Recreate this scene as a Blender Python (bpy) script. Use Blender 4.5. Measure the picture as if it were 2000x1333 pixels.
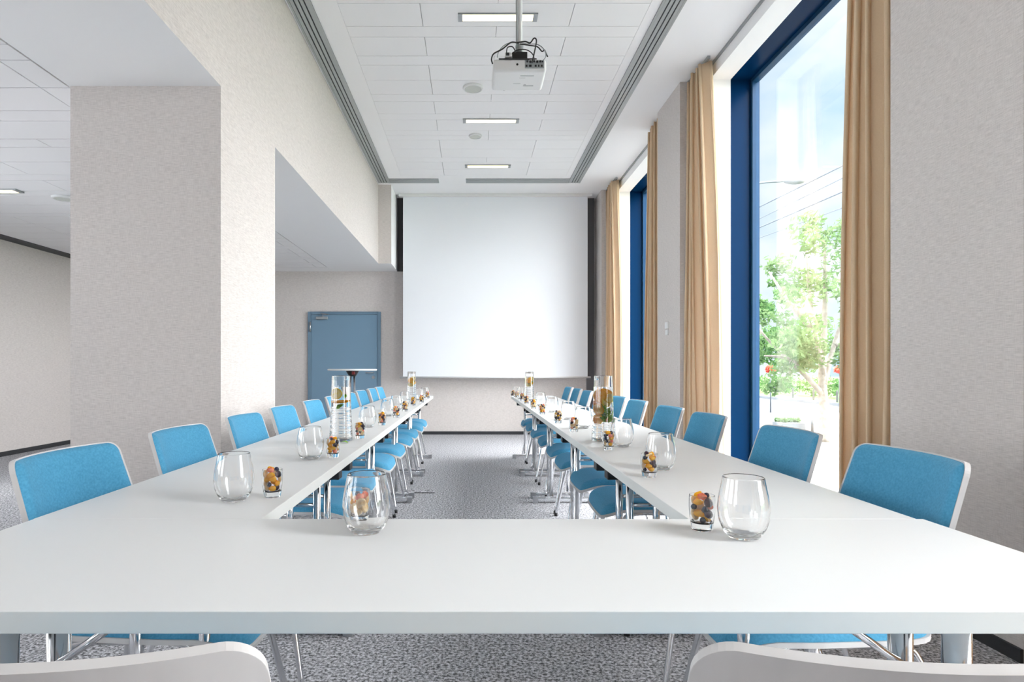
import bpy, math, random
from mathutils import Vector, Matrix
R = random.Random(7)
for o in list(bpy.data.objects): bpy.data.objects.remove(o)
scn = bpy.context.scene
COL = scn.collection

# ------------------------------------------------------------------ camera
H = 1.07
cam_d = bpy.data.cameras.new('camera'); cam = bpy.data.objects.new('camera', cam_d); COL.objects.link(cam)
cam.location = (0, 0, H); cam.rotation_euler = (math.radians(90), 0, 0)
cam_d.sensor_width = 36; cam_d.lens = 1170/2000*36
cam_d.shift_x = 79/2000; cam_d.shift_y = 53.5/2000
cam_d.clip_start = 0.02; cam_d.clip_end = 500
scn.camera = cam
scn.view_settings.view_transform = 'Standard'; scn.view_settings.look = 'None'
scn.view_settings.gamma = 1; scn.view_settings.use_curve_mapping = False
scn.view_settings.exposure = 0.96
scn.cycles.max_bounces = 24; scn.cycles.transmission_bounces = 20; scn.cycles.glossy_bounces = 10; scn.cycles.diffuse_bounces = 8; scn.cycles.transparent_max_bounces = 16

# ------------------------------------------------------------------ world: hazy summer sky with clouds, boosted in unseen directions to light the room
SKY_HIGH, SKY_BACK, SKY_REAR, SKY_LEFT, SUN_E = 6.0, 8.2, .0, 3.6, .6
w = bpy.data.worlds.new('World'); scn.world = w; w.use_nodes = True
nt = w.node_tree; nt.nodes.clear()
def N(t, typ, **kw):
    n = t.nodes.new(typ)
    for k, v in kw.items(): setattr(n, k, v)
    return n
tc = N(nt, 'ShaderNodeTexCoord'); sx = N(nt, 'ShaderNodeSeparateXYZ')
nt.links.new(tc.outputs['Generated'], sx.inputs[0])
mp = N(nt, 'ShaderNodeMapping'); mp.inputs['Scale'].default_value = (1, 1, 1.7)
nt.links.new(tc.outputs['Generated'], mp.inputs['Vector'])
noi = N(nt, 'ShaderNodeTexNoise'); noi.inputs['Scale'].default_value = 4.2; noi.inputs['Detail'].default_value = 6
noi.inputs['Roughness'].default_value = .55
nt.links.new(mp.outputs[0], noi.inputs['Vector'])
cr = N(nt, 'ShaderNodeValToRGB')
cr.color_ramp.elements[0].position = .31; cr.color_ramp.elements[0].color = (.56, .74, .92, 1)
cr.color_ramp.elements[1].position = .55; cr.color_ramp.elements[1].color = (.93, .96, 1.0, 1)
nt.links.new(noi.outputs['Fac'], cr.inputs[0])
mr = N(nt, 'ShaderNodeMapRange', interpolation_type='SMOOTHSTEP')
mr.inputs['From Min'].default_value = .52; mr.inputs['From Max'].default_value = .85
mr.inputs['To Min'].default_value = 0; mr.inputs['To Max'].default_value = SKY_HIGH
nt.links.new(sx.outputs['Z'], mr.inputs['Value'])
dp = N(nt, 'ShaderNodeVectorMath', operation='DOT_PRODUCT')
dv = Vector((.85, -.32, .42)).normalized(); dp.inputs[1].default_value = dv
nt.links.new(tc.outputs['Generated'], dp.inputs[0])
mr2 = N(nt, 'ShaderNodeMapRange', interpolation_type='SMOOTHSTEP')
mr2.inputs['From Min'].default_value = .45; mr2.inputs['From Max'].default_value = .95
mr2.inputs['To Min'].default_value = 0; mr2.inputs['To Max'].default_value = SKY_BACK
nt.links.new(dp.outputs['Value'], mr2.inputs['Value'])
ad = N(nt, 'ShaderNodeMath', operation='ADD'); nt.links.new(mr.outputs[0], ad.inputs[0]); nt.links.new(mr2.outputs[0], ad.inputs[1])
ad2 = N(nt, 'ShaderNodeMath', operation='ADD'); ad2.inputs[1].default_value = .68; 
tot = ad
for vec, amt in (((-.15, -1, .25), SKY_REAR), ((-1, -.1, .25), SKY_LEFT)):
    d2 = N(nt, 'ShaderNodeVectorMath', operation='DOT_PRODUCT'); d2.inputs[1].default_value = Vector(vec).normalized()
    nt.links.new(tc.outputs['Generated'], d2.inputs[0])
    m3 = N(nt, 'ShaderNodeMapRange', interpolation_type='SMOOTHSTEP')
    m3.inputs['From Min'].default_value = .3; m3.inputs['From Max'].default_value = .85; m3.inputs['To Min'].default_value = 0; m3.inputs['To Max'].default_value = amt
    nt.links.new(d2.outputs['Value'], m3.inputs['Value'])
    a3 = N(nt, 'ShaderNodeMath', operation='ADD'); nt.links.new(tot.outputs[0], a3.inputs[0]); nt.links.new(m3.outputs[0], a3.inputs[1]); tot = a3
nt.links.new(tot.outputs[0], ad2.inputs[0])
warm = N(nt, 'ShaderNodeMapRange'); warm.inputs['From Max'].default_value = 4.0; nt.links.new(tot.outputs[0], warm.inputs['Value'])
mixc = N(nt, 'ShaderNodeMix', data_type='RGBA'); mixc.inputs[7].default_value = (1.0, .965, .96, 1)
nt.links.new(warm.outputs[0], mixc.inputs[0]); nt.links.new(cr.outputs[0], mixc.inputs[6])
bg = N(nt, 'ShaderNodeBackground'); wo = N(nt, 'ShaderNodeOutputWorld')
nt.links.new(mixc.outputs[2], bg.inputs[0]); nt.links.new(ad2.outputs[0], bg.inputs[1]); nt.links.new(bg.outputs[0], wo.inputs[0])

sd = bpy.data.lights.new('sun', 'SUN'); sd.energy = SUN_E; sd.angle = math.radians(2); sd.color = (1, .96, .88)
so = bpy.data.objects.new('sun', sd); COL.objects.link(so)
so.rotation_euler = Vector((-.62, -.25, .8)).to_track_quat('Z', 'Y').to_euler()

# window openings along the right wall: (near Y, far Y)
WINS = [(6.72, 8.91), (3.26, 5.45), (-.32, 1.87), (-3.9, -1.71)]
for a, b in WINS:     # sampling portals only; they give off no light of their own
    ld = bpy.data.lights.new('daylight_portal', 'AREA'); ld.shape = 'RECTANGLE'; ld.size = b-a+.1; ld.size_y = 3.7
    ld.cycles.is_portal = True
    lo = bpy.data.objects.new('daylight_portal', ld); COL.objects.link(lo)
    lo.matrix_world = Matrix.Translation((2.64, (a+b)/2, 1.87)) @ Matrix(((0,0,1,0),(1,0,0,0),(0,1,0,0),(0,0,0,1)))

# ------------------------------------------------------------------ materials
def mat(name, col, rough=.5, metal=0, spec=.5, **kw):
    m = bpy.data.materials.new(name); m.use_nodes = True
    b = m.node_tree.nodes['Principled BSDF']
    b.inputs['Base Color'].default_value = (*col, 1); b.inputs['Roughness'].default_value = rough
    b.inputs['Metallic'].default_value = metal; b.inputs['Specular IOR Level'].default_value = spec
    for k, v in kw.items(): b.inputs[k.replace('_', ' ')].default_value = v
    return m
def noisy(m, c1, c2, scale=(1,1,1), nscale=50, detail=3, lo=.3, hi=.7, bump=0, bdist=.001, rough=.5):
    t = m.node_tree; b = t.nodes['Principled BSDF']
    tc = N(t, 'ShaderNodeTexCoord'); mp = N(t, 'ShaderNodeMapping'); mp.inputs['Scale'].default_value = scale
    no = N(t, 'ShaderNodeTexNoise'); no.inputs['Scale'].default_value = nscale; no.inputs['Detail'].default_value = detail
    no.inputs['Roughness'].default_value = rough
    cr = N(t, 'ShaderNodeValToRGB'); e = cr.color_ramp.elements
    e[0].position = lo; e[0].color = (*c1, 1); e[1].position = hi; e[1].color = (*c2, 1)
    L = t.links.new
    L(tc.outputs['Object'], mp.inputs[0]); L(mp.outputs[0], no.inputs['Vector']); L(no.outputs['Fac'], cr.inputs[0]); L(cr.outputs[0], b.inputs['Base Color'])
    if bump:
        bp = N(t, 'ShaderNodeBump'); bp.inputs['Strength'].default_value = bump; bp.inputs['Distance'].default_value = bdist
        L(no.outputs['Fac'], bp.inputs['Height']); L(bp.outputs[0], b.inputs['Normal'])
    return m
M = {}
M['paint'] = mat('white_paint', (.90, .905, .915), .6)
def wallpaper():
    m = mat('linen_wallpaper', (.6, .56, .52), .75, spec=.25); t = m.node_tree; b = t.nodes['Principled BSDF']; L = t.links.new
    tc = N(t, 'ShaderNodeTexCoord')
    def n(scale, ns):
        mp = N(t, 'ShaderNodeMapping'); mp.inputs['Scale'].default_value = scale
        no = N(t, 'ShaderNodeTexNoise'); no.inputs['Scale'].default_value = ns; no.inputs['Detail'].default_value = 2
        L(tc.outputs['Object'], mp.inputs[0]); L(mp.outputs[0], no.inputs['Vector']); return no
    a = n((1, 1, 14), 24); c = n((14, 14, 1), 32)
    s = N(t, 'ShaderNodeMath', operation='ADD'); L(a.outputs['Fac'], s.inputs[0])
    k = N(t, 'ShaderNodeMath', operation='MULTIPLY'); k.inputs[1].default_value = .6; L(c.outputs['Fac'], k.inputs[0]); L(k.outputs[0], s.inputs[1])
    cr = N(t, 'ShaderNodeValToRGB'); e = cr.color_ramp.elements
    e[0].position = .58; e[0].color = (.58, .54, .52, 1); e[1].position = 1.0; e[1].color = (.74, .695, .67, 1)
    L(s.outputs[0], cr.inputs[0]); L(cr.outputs[0], b.inputs['Base Color'])
    bp = N(t, 'ShaderNodeBump'); bp.inputs['Strength'].default_value = .25; bp.inputs['Distance'].default_value = .002
    L(s.outputs[0], bp.inputs['Height']); L(bp.outputs[0], b.inputs['Normal'])
    return m
M['wall'] = wallpaper()
M['plank'] = mat('ceiling_panel_white', (.89, .895, .91), .38)
M['groove'] = mat('ceiling_groove_grey', (.35, .36, .37), .8)
M['carpet'] = noisy(mat('grey_carpet', (.2, .2, .21), .95, spec=.1), (.11, .11, .115), (.78, .78, .82), nscale=80, detail=4, lo=.40, hi=.62, bump=.6, bdist=.004, rough=.7)
M['base'] = mat('dark_baseboard', (.03, .032, .036), .5)
M['table'] = mat('white_laminate', (.79, .80, .80), .40, spec=.3)
M['edge'] = mat('laminate_edge', (.82, .83, .80), .4)
M['chrome'] = mat('chrome_tube', (.78, .79, .81), .12, 1)
M['steel'] = mat('brushed_steel', (.5, .51, .53), .35, 1)
M['black'] = mat('black_plastic', (.012, .012, .014), .4)
M['fabric'] = noisy(mat('blue_fabric', (.1, .36, .55), .8, spec=.3, Sheen_Weight=.08), (.060, .285, .47), (.092, .36, .575), nscale=180, detail=2, bump=.15, bdist=.0008)
M['ply'] = noisy(mat('pale_lacquered_plywood', (.7, .7, .7), .35), (.60, .585, .58), (.68, .665, .66), scale=(1, 1, .12), nscale=18, detail=3)
M['blue'] = mat('blue_window_metal', (.001, .021, .07), .25, .0, spec=.05)
M['blue2'] = mat('blue_window_profile', (.01, .05, .12), .3, .0, spec=.2)
M['door'] = mat('blue_grey_door', (.17, .285, .395), .4)
M['doorf'] = mat('blue_grey_door_frame', (.14, .23, .32), .4)
M['screen'] = mat('screen_white', (.83, .86, .90), .85, spec=.1)
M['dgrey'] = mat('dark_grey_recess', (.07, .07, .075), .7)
M['recess_shade'] = mat('recess_shade_grey', (.13, .13, .14), .7)
M['mgrey'] = mat('mid_grey_metal', (.36, .38, .39), .35, .6)
M['vent'] = mat('vent_aluminium', (.42, .45, .46), .4, .3)
M['vslot'] = mat('vent_slot_dark', (.03, .035, .035), .7)
M['wplast'] = mat('white_plastic', (.78, .79, .79), .35)
M['greyp'] = mat('grey_print', (.35, .38, .39), .6)
def emis(name, col, s):
    m = mat(name, col, .5); b = m.node_tree.nodes['Principled BSDF']
    b.inputs['Emission Color'].default_value = (*col, 1); b.inputs['Emission Strength'].default_value = s; return m
M['lamp'] = emis('warm_light_diffuser', (1, .84, .56), 1.25)
def curtain_mat():
    m = bpy.data.materials.new('tan_curtain'); m.use_nodes = True; t = m.node_tree; t.nodes.clear(); L = t.links.new
    d = N(t, 'ShaderNodeBsdfDiffuse'); tr = N(t, 'ShaderNodeBsdfTranslucent'); mx = N(t, 'ShaderNodeMixShader'); o = N(t, 'ShaderNodeOutputMaterial')
    tc = N(t, 'ShaderNodeTexCoord'); no = N(t, 'ShaderNodeTexNoise'); no.inputs['Scale'].default_value = 150
    cr = N(t, 'ShaderNodeValToRGB'); cr.color_ramp.elements[0].color = (.74, .565, .375, 1); cr.color_ramp.elements[1].color = (.82, .65, .46, 1)
    L(tc.outputs['Object'], no.inputs['Vector']); L(no.outputs['Fac'], cr.inputs[0]); L(cr.outputs[0], d.inputs[0]); L(cr.outputs[0], tr.inputs[0])
    mx.inputs[0].default_value = .16; L(d.outputs[0], mx.inputs[1]); L(tr.outputs[0], mx.inputs[2]); L(mx.outputs[0], o.inputs[0]); return m
M['curtain'] = curtain_mat()
def leaf_mat(name, c1, c2, tr=.4, ns=2.5):
    m = bpy.data.materials.new(name); m.use_nodes = True; t = m.node_tree; t.nodes.clear(); L = t.links.new
    d = N(t, 'ShaderNodeBsdfDiffuse'); trn = N(t, 'ShaderNodeBsdfTranslucent'); mx = N(t, 'ShaderNodeMixShader'); o = N(t, 'ShaderNodeOutputMaterial')
    tc = N(t, 'ShaderNodeTexCoord'); no = N(t, 'ShaderNodeTexNoise'); no.inputs['Scale'].default_value = ns
    cr = N(t, 'ShaderNodeValToRGB'); cr.color_ramp.elements[0].color = (*c1, 1); cr.color_ramp.elements[1].color = (*c2, 1)
    cr.color_ramp.elements[0].position = .35; cr.color_ramp.elements[1].position = .65
    L(tc.outputs['Object'], no.inputs['Vector']); L(no.outputs['Fac'], cr.inputs[0]); L(cr.outputs[0], d.inputs[0]); L(cr.outputs[0], trn.inputs[0])
    mx.inputs[0].default_value = tr; L(d.outputs[0], mx.inputs[1]); L(trn.outputs[0], mx.inputs[2]); L(mx.outputs[0], o.inputs[0]); return m
def pane_mat():
    m = bpy.data.materials.new('window_glass'); m.use_nodes = True; t = m.node_tree; t.nodes.clear(); L = t.links.new
    tr = N(t, 'ShaderNodeBsdfTransparent'); tr.inputs[0].default_value = (.94, .97, .98, 1)
    g = N(t, 'ShaderNodeBsdfGlossy'); g.inputs['Roughness'].default_value = .0
    lw = N(t, 'ShaderNodeLayerWeight'); lw.inputs['Blend'].default_value = .5
    pw = N(t, 'ShaderNodeMath', operation='POWER'); pw.inputs[1].default_value = 5; f = N(t, 'ShaderNodeMath', operation='MULTIPLY_ADD'); f.inputs[1].default_value = .9; f.inputs[2].default_value = .03
    L(lw.outputs['Facing'], pw.inputs[0]); L(pw.outputs[0], f.inputs[0]); mx = N(t, 'ShaderNodeMixShader'); o = N(t, 'ShaderNodeOutputMaterial')
    L(f.outputs[0], mx.inputs[0]); L(tr.outputs[0], mx.inputs[1]); L(g.outputs[0], mx.inputs[2]); L(mx.outputs[0], o.inputs[0]); return m
M['pane'] = pane_mat()
def glass(name, col, ior, rough=0):
    m = mat(name, col, rough); b = m.node_tree.nodes['Principled BSDF']
    b.inputs['Transmission Weight'].default_value = 1; b.inputs['IOR'].default_value = ior; return m
M['glass'] = glass('clear_drinking_glass', (1, 1, 1), 1.45)
M['water'] = glass('water', (1, 1, 1), 1.33)
M['bark'] = noisy(mat('pale_bark', (.3, .27, .24), .9), (.24, .21, .18), (.42, .39, .35), nscale=8)
M['leafA'] = leaf_mat('light_green_leaves', (.12, .21, .085), (.25, .35, .17), .5)
M['leafB'] = leaf_mat('mid_green_leaves', (.06, .14, .045), (.15, .255, .095), .4)
M['grass'] = noisy(mat('lawn_grass', (.3, .5, .15), .9), (.11, .2, .06), (.19, .3, .1), nscale=3)
M['pave'] = noisy(mat('pale_pavement', (.6, .6, .58), .9), (.11, .108, .10), (.17, .17, .165), nscale=1.1, detail=6)
M['road'] = noisy(mat('pale_asphalt', (.5, .5, .51), .9), (.115, .115, .12), (.145, .145, .152), nscale=5)
M['concrete'] = mat('planter_concrete', (.15, .165, .18), .8)
M['lampgrey'] = mat('street_lamp_grey', (.16, .18, .20), .5, .3)
M['wire'] = mat('overhead_cable_dark', (.12, .14, .17), .6)
M['red'] = mat('red_flowers', (.75, .12, .06), .8)
M['berry'] = mat('blueberry_skin', (.012, .014, .045), .35)
M['bberry'] = mat('blackberry_skin', (.035, .006, .02), .3)
M['banana'] = noisy(mat('banana_flesh', (.85, .62, .30), .45), (.72, .47, .18), (.90, .72, .42), nscale=60)
M['orange'] = noisy(mat('orange_flesh', (.95, .42, .03), .3, Subsurface_Weight=.1), (.93, .42, .015), (1.0, .62, .08), nscale=90)
M['strawb'] = noisy(mat('strawberry_flesh', (.85, .2, .12), .35), (.78, .12, .07), (.92, .42, .30), nscale=90)
M['rind'] = mat('lemon_rind', (.95, .72, .05), .4)
M['lemon'] = noisy(mat('lemon_flesh', (.95, .85, .35), .35), (.93, .80, .22), (.98, .93, .60), nscale=90)
M['orind'] = mat('orange_rind', (.95, .40, .01), .4)
M['mint'] = leaf_mat('mint_leaf_green', (.16, .48, .05), (.42, .72, .13), .4, 60)
M['oslice'] = leaf_mat('orange_slice_flesh', (1.0, .56, .03), (1.0, .74, .12), .5, 90)
M['orslice'] = leaf_mat('orange_slice_rind', (1.0, .50, .02), (1.0, .58, .04), .3, 90)
M['lslice'] = leaf_mat('lemon_slice_flesh', (1.0, .90, .30), (1.0, .96, .62), .5, 90)
M['banana'] = leaf_mat('banana_pulp', (.95, .70, .33), (1.0, .86, .58), .25, 70)
M['orange'] = leaf_mat('orange_pulp', (1.0, .46, .02), (1.0, .62, .07), .25, 90)
M['strawb'] = leaf_mat('strawberry_pulp', (.95, .20, .10), (1.0, .48, .33), .25, 90)

# ------------------------------------------------------------------ mesh builder
class MB:
    def __init__(s): s.v = []; s.f = []; s.m = []; s.sm = []
    def add(s, vs, fs, mi=0, smooth=False):
        o = len(s.v); s.v += [tuple(p) for p in vs]
        for f in fs: s.f.append(tuple(o+i for i in f)); s.m.append(mi); s.sm.append(smooth)
        return s
    def box(s, x0, x1, y0, y1, z0, z1, mi=0, mtop=None, mbot=None, mxp=None, myn=None, myp=None, mxn=None):
        vs = [(x0,y0,z0),(x1,y0,z0),(x1,y1,z0),(x0,y1,z0),(x0,y0,z1),(x1,y0,z1),(x1,y1,z1),(x0,y1,z1)]
        fs = [(0,3,2,1),(4,5,6,7),(0,1,5,4),(1,2,6,5),(2,3,7,6),(3,0,4,7)]
        for f, k in zip(fs, (mbot, mtop, myn, mxp, myp, mxn)): s.add([vs[i] for i in f], [(0,1,2,3)], mi if k is None else k)
        return s
    def tube(s, pts, r, n=12, mi=0, cap=True, r2=None):
        pts = [Vector(p) for p in pts]; k = len(pts); rings = []; up = None
        for i, p in enumerate(pts):
            d = (pts[min(i+1, k-1)] - pts[max(i-1, 0)]).normalized()
            if up is None: up = Vector((0, 0, 1)) if abs(d.z) < .9 else Vector((1, 0, 0))
            a = (up - d*up.dot(d)).normalized(); b = d.cross(a); up = a
            rr = r if r2 is None else r + (r2-r)*i/(k-1)
            rings += [p + a*math.cos(t)*rr + b*math.sin(t)*rr for t in [2*math.pi*j/n for j in range(n)]]
        fs = [(i*n+j, i*n+(j+1) % n, (i+1)*n+(j+1) % n, (i+1)*n+j) for i in range(k-1) for j in range(n)]
        s.add(rings, fs, mi, True)
        if cap: s.add(rings[:n], [tuple(range(n-1, -1, -1))], mi); s.add(rings[-n:], [tuple(range(n))], mi)
        return s
    def lathe(s, prof, n=32, c=(0,0,0), mi=0, smooth=True):
        q = [prof[0]]
        for (r0, z0), (r1, z1) in zip(prof, prof[1:]):
            d = math.hypot(r1-r0, z1-z0)
            if d > .0016:
                for t in (.0004/d, 1-.0004/d): q.append((r0+(r1-r0)*t, z0+(z1-z0)*t))
            q.append((r1, z1))
        prof = q
        vs = []; k = len(prof)
        for r, z in prof: vs += [(c[0]+r*math.cos(2*math.pi*j/n), c[1]+r*math.sin(2*math.pi*j/n), c[2]+z) for j in range(n)]
        fs = [(i*n+j, i*n+(j+1) % n, (i+1)*n+(j+1) % n, (i+1)*n+j) for i in range(k-1) for j in range(n)]
        if prof[0][0] > 1e-6: fs.append(tuple(range(n-1, -1, -1)))
        if prof[-1][0] > 1e-6: fs.append(tuple((k-1)*n+j for j in range(n)))
        return s.add(vs, fs, mi, smooth)
    def obj(s, name, mats, parent=None, bevel=0, seg=2, merge=True):
        me = bpy.data.meshes.new(name); me.from_pydata(s.v, [], s.f)
        if not isinstance(mats, (list, tuple)): mats = [mats]
        for m in mats: me.materials.append(m)
        me.polygons.foreach_set('material_index', s.m); me.polygons.foreach_set('use_smooth', s.sm)
        if merge:
            import bmesh
            b = bmesh.new(); b.from_mesh(me); bmesh.ops.remove_doubles(b, verts=b.verts, dist=1e-6)
            bmesh.ops.recalc_face_normals(b, faces=b.faces); b.to_mesh(me); b.free()
        me.update()
        o = bpy.data.objects.new(name, me); COL.objects.link(o)
        if parent: o.parent = parent
        if bevel:
            md = o.modifiers.new('bevel', 'BEVEL'); md.width = bevel; md.segments = seg; md.limit_method = 'ANGLE'
            md.harden_normals = False
            for p in me.polygons: p.use_smooth = True
            a = o.modifiers.new('wn', 'WEIGHTED_NORMAL')
        return o
def empty(name, loc=(0,0,0), rz=0):
    o = bpy.data.objects.new(name, None); COL.objects.link(o); o.location = loc; o.rotation_euler = (0, 0, rz); o.empty_display_size = .1; return o
def tag(o, label, cat, group=None, kind=None):
    o['label'] = label; o['category'] = cat
    if group: o['group'] = group
    if kind: o['kind'] = kind
    return o
def struct(o, label=None):
    o['kind'] = 'structure'
    if label: o['label'] = label
    return o
def kids(o): return KID.get(o.name, [])
def copy_tree(o, parent=None):
    ch = [c for c in bpy.data.objects if c.parent == o]
    c = o.copy(); COL.objects.link(c); c.parent = parent
    for k in ch: copy_tree(k, c)
    return c
B = lambda *a, **k: MB().box(*a, **k)

PI_ = math.pi
# ------------------------------------------------------------------ the room
XW, XR, CZ, LZ, YB, YN = -1.394, 2.0, 3.82, 2.64, 9.70, -4.6
struct(B(-5.8, 2.36, YN-.1, YB+.1, -.12, 0).obj('floor', M['carpet']), 'grey speckled carpet floor')
# ceiling: plaster border, planks, backing
bk = B(-2.35, 2.62, YN-.1, YB+.1, CZ+.045, CZ+.3)
cl = MB()
TX0, TX1, TY0, TY1 = -1.01, 1.35, -4.3, 8.53
cl.box(-1.40, TX0, YN, YB, CZ, CZ+.05); cl.box(TX1, 2.19, YN, YB, CZ, CZ+.05)
cl.box(TX0, TX1, TY1, YB, CZ, CZ+.05); cl.box(TX0, TX1, YN, TY0, CZ, CZ+.05)
struct(cl.obj('ceiling', M['paint']), 'white plaster border of the ceiling')
struct(bk.obj('ceiling', M['groove']))
ys = [4.51, 4.815, 4.97, 5.27, 5.43, 5.715, 6.01, 6.17, 6.47, 6.62, 6.92, 7.07, 7.21, 7.50, 7.81, 7.98, 8.27, 8.53]
y = 4.51; k = 0; pre = []
while y > TY0+.05:
    y -= .30 if k % 2 else .155; k += 1; pre.append(max(y, TY0))
ys = sorted(pre) + ys
def planks(x0, x1, ys, z, joints, g=.0022):
    m = MB()
    for i in range(len(ys)-1):
        wide = ys[i+1]-ys[i] > .2
        xs = [x0] + [j for j in joints[0 if wide else 1] if x0 < j < x1] + [x1]
        for a, b in zip(xs, xs[1:]): m.box(a+g, b-g, ys[i]+g, ys[i+1]-g, z, z+.02)
    return m
struct(planks(TX0, TX1, ys, CZ, ([-.39, .78], [.20])).obj('ceiling', M['plank']), 'white plank panels set in the ceiling')
# lower ceiling of the side area
yl = []; y = YN; k = 0
while y < 9.28: yl.append(y); y += (.30, .15, .30, .30, .15)[k % 5]; k += 1
yl.append(9.28)
struct(planks(-5.5, -2.245, yl, LZ, ([-4.75, -3.58, -2.41], [-5.3, -4.15, -2.98]), .0045).obj('ceiling', M['plank']), 'lower plank ceiling of the side area')
c2 = B(-5.8, -2.24, YN-.1, YB+.1, LZ+.03, LZ+.2)
struct(c2.obj('ceiling', M['groove']))
c3 = B(-5.8, -2.24, 9.30, YB, LZ, LZ+.03); struct(c3.obj('ceiling', M['paint']))
# beam, column, stub
bm_ = B(-2.238, XW, YN-.1, YB, LZ, 4.1, mbot=1); struct(bm_.obj('wall_beam', [M['wall'], M['paint']]), 'papered beam wall above the side opening')
cm_ = B(-2.23, XW, 3.33, 4.25, 0, LZ+.001); struct(cm_.obj('wall_column', M['wall']), 'papered column beside the left chairs')
sb = B(XW, -1.20, 8.96, YB, LZ, CZ+.02, mi=0, mbot=1, mxp=1); struct(sb.obj('wall_stub', [M['wall'], M['paint']]), 'short papered return at the far end of the beam')
struct(B(-5.8, 2.62, YB, YB+.1, 0, 4.1).obj('wall_back', M['wall']), 'papered far wall with door and screen')
wl = MB(); wl.box(-5.8, -5.7, YN-.1, YB, 0, .8).box(-5.8, -5.7, YN-.1, YB, 2.5, 2.9)
FILL_WINS = [(-3.6, -1.4), (-.4, 1.8), (2.8, 5.0)]  # window openings added out of view, to let in fill light
for a, b in zip([YN-.1]+[q[1] for q in FILL_WINS], [q[0] for q in FILL_WINS]+[YB]): wl.box(-5.8, -5.7, a, b, .8, 2.5)
struct(wl.obj('wall_left', M['wall']), 'papered wall of the side area')
wf = B(-5.8, 2.62, YN-.1, YN, 0, 4.1)
struct(wf.obj('wall_front', M['wall']))
# right wall: papered piers and white reveals
PIERS = [(8.91, YB, 9.22, YB), (5.45, 6.72, 5.75, 6.44), (1.87, 3.26, 2.17, 2.86), (-1.71, -.32, -1.41, -.72), (YN-.1, -3.9, YN-.1, -4.3)]
wr = MB()
for a, b, c, d in PIERS:
    wr.box(2.17, 2.357, a, b, 0, 4.1, mi=1); wr.box(XR, 2.17, c, d, 0, CZ+.02, mi=0)
wr.box(2.17, 2.357, YN-.1, YB, 3.70, 4.1, mi=1)
struct(wr.obj('wall_right', [M['wall'], M['paint']], merge=True), 'papered piers between the tall windows')
for i, (x0, x1, y0, y1, z1) in enumerate([(-5.7, 2.0, YB-.012, YB, .05), (-5.7, -5.685, YN, YB, .055)]):
    struct(B(x0, x1, y0, y1, 0, z1).obj('baseboard_' + ('back', 'left')[i], M['base']))
bb = MB()
for a, b, c, d in PIERS: bb.box(XR-.012, XR, max(c, YN), d-(.0 if d < YB else .015), 0, .05)
struct(bb.obj('baseboard_right', M['base']))
bc = MB(); bc.box(-2.242, XW+.012, 3.318, 3.33, 0, .05); bc.box(XW, XW+.012, 3.33, 4.25, 0, .05); bc.box(-2.242, -2.23, 3.33, 4.25, 0, .05)
struct(bc.obj('baseboard_column', M['base']))
struct(B(-5.70, -5.5, YN, YB, LZ-.006, LZ+.03).obj('shade_gap_side', M['dgrey']), 'dark strip painted as the shadow gap above the side wall')  # shade of the ceiling gap, put in as a dark strip
struct(B(-1.198, -1.085, YB-.03, YB, LZ, CZ).obj('shade_strip_left', M['dgrey']), 'strip painted dark as recess shade left of the screen')  # dark colour stands in for the shaded recess beside the screen
struct(B(1.86, 1.985, YB-.03, YB, .05, CZ).obj('shade_strip_right', M['recess_shade']), 'strip painted dark as shadow gap right of the screen')  # shadow gap in the wall corner, painted as a grey strip
tr = MB()
for a, b in WINS: tr.box(2.155, 2.172, a-.3, b+.3, CZ-.022, CZ)
struct(tr.obj('trim_4', M['mgrey']), 'grey track along the window heads')

# windows
fac = MB()
fac.box(2.357, 2.62, YN-.1, YB+.1, 3.70, 4.1)
for a, b, c, d in PIERS: fac.box(2.357, 2.62, a, b, -.6, 3.70)
fac.box(2.357, 2.62, YN-.1, YB+.1, -.6, 0.02)
struct(fac.obj('trim_5', M['blue'], merge=True), 'dark blue metal facade around the windows')
for i, (a, b) in enumerate(WINS):
    wd = empty('window_%d' % (i+1), (2.57, (a+b)/2, 0)); struct(wd, 'tall window with dark blue metal frame')
    h = (b-a)/2
    f = MB(); f.box(-.03, .03, -h, -h+.035, .02, 3.70); f.box(-.03, .03, h-.035, h, .02, 3.70)
    f.box(-.03, .03, -h+.035, h-.035, 3.665, 3.70); f.box(-.03, .03, -h+.035, h-.035, .02, .06)
    f.obj('window_frame', M['blue2'], wd)
    B(-.004, .004, -h+.035, h-.035, .06, 3.665).obj('glass_pane', M['pane'], wd)

for i, (ax, c, a, b, z0, z1) in enumerate([('x', -5.75, q[0], q[1], .8, 2.5) for q in FILL_WINS] ):
    wd = empty('window_%d' % (i+5), (c, (a+b)/2, z0) if ax == 'x' else ((a+b)/2, c, z0), 0 if ax == 'x' else PI_/2); struct(wd, 'added unseen window lighting the room from the side area')
    h = (b-a)/2; f = MB(); f.box(-.03, .03, -h, -h+.04, 0, z1-z0); f.box(-.03, .03, h-.04, h, 0, z1-z0); f.box(-.03, .03, -h+.04, h-.04, 0, .04); f.box(-.03, .03, -h+.04, h-.04, z1-z0-.04, z1-z0)
    f.box(-.02, .02, -.02, .02, .04, z1-z0-.04); f.obj('window_frame', M['blue2'], wd)
    B(-.004, .004, -h+.04, h-.04, .04, z1-z0-.04).obj('glass_pane', M['pane'], wd)

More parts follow.
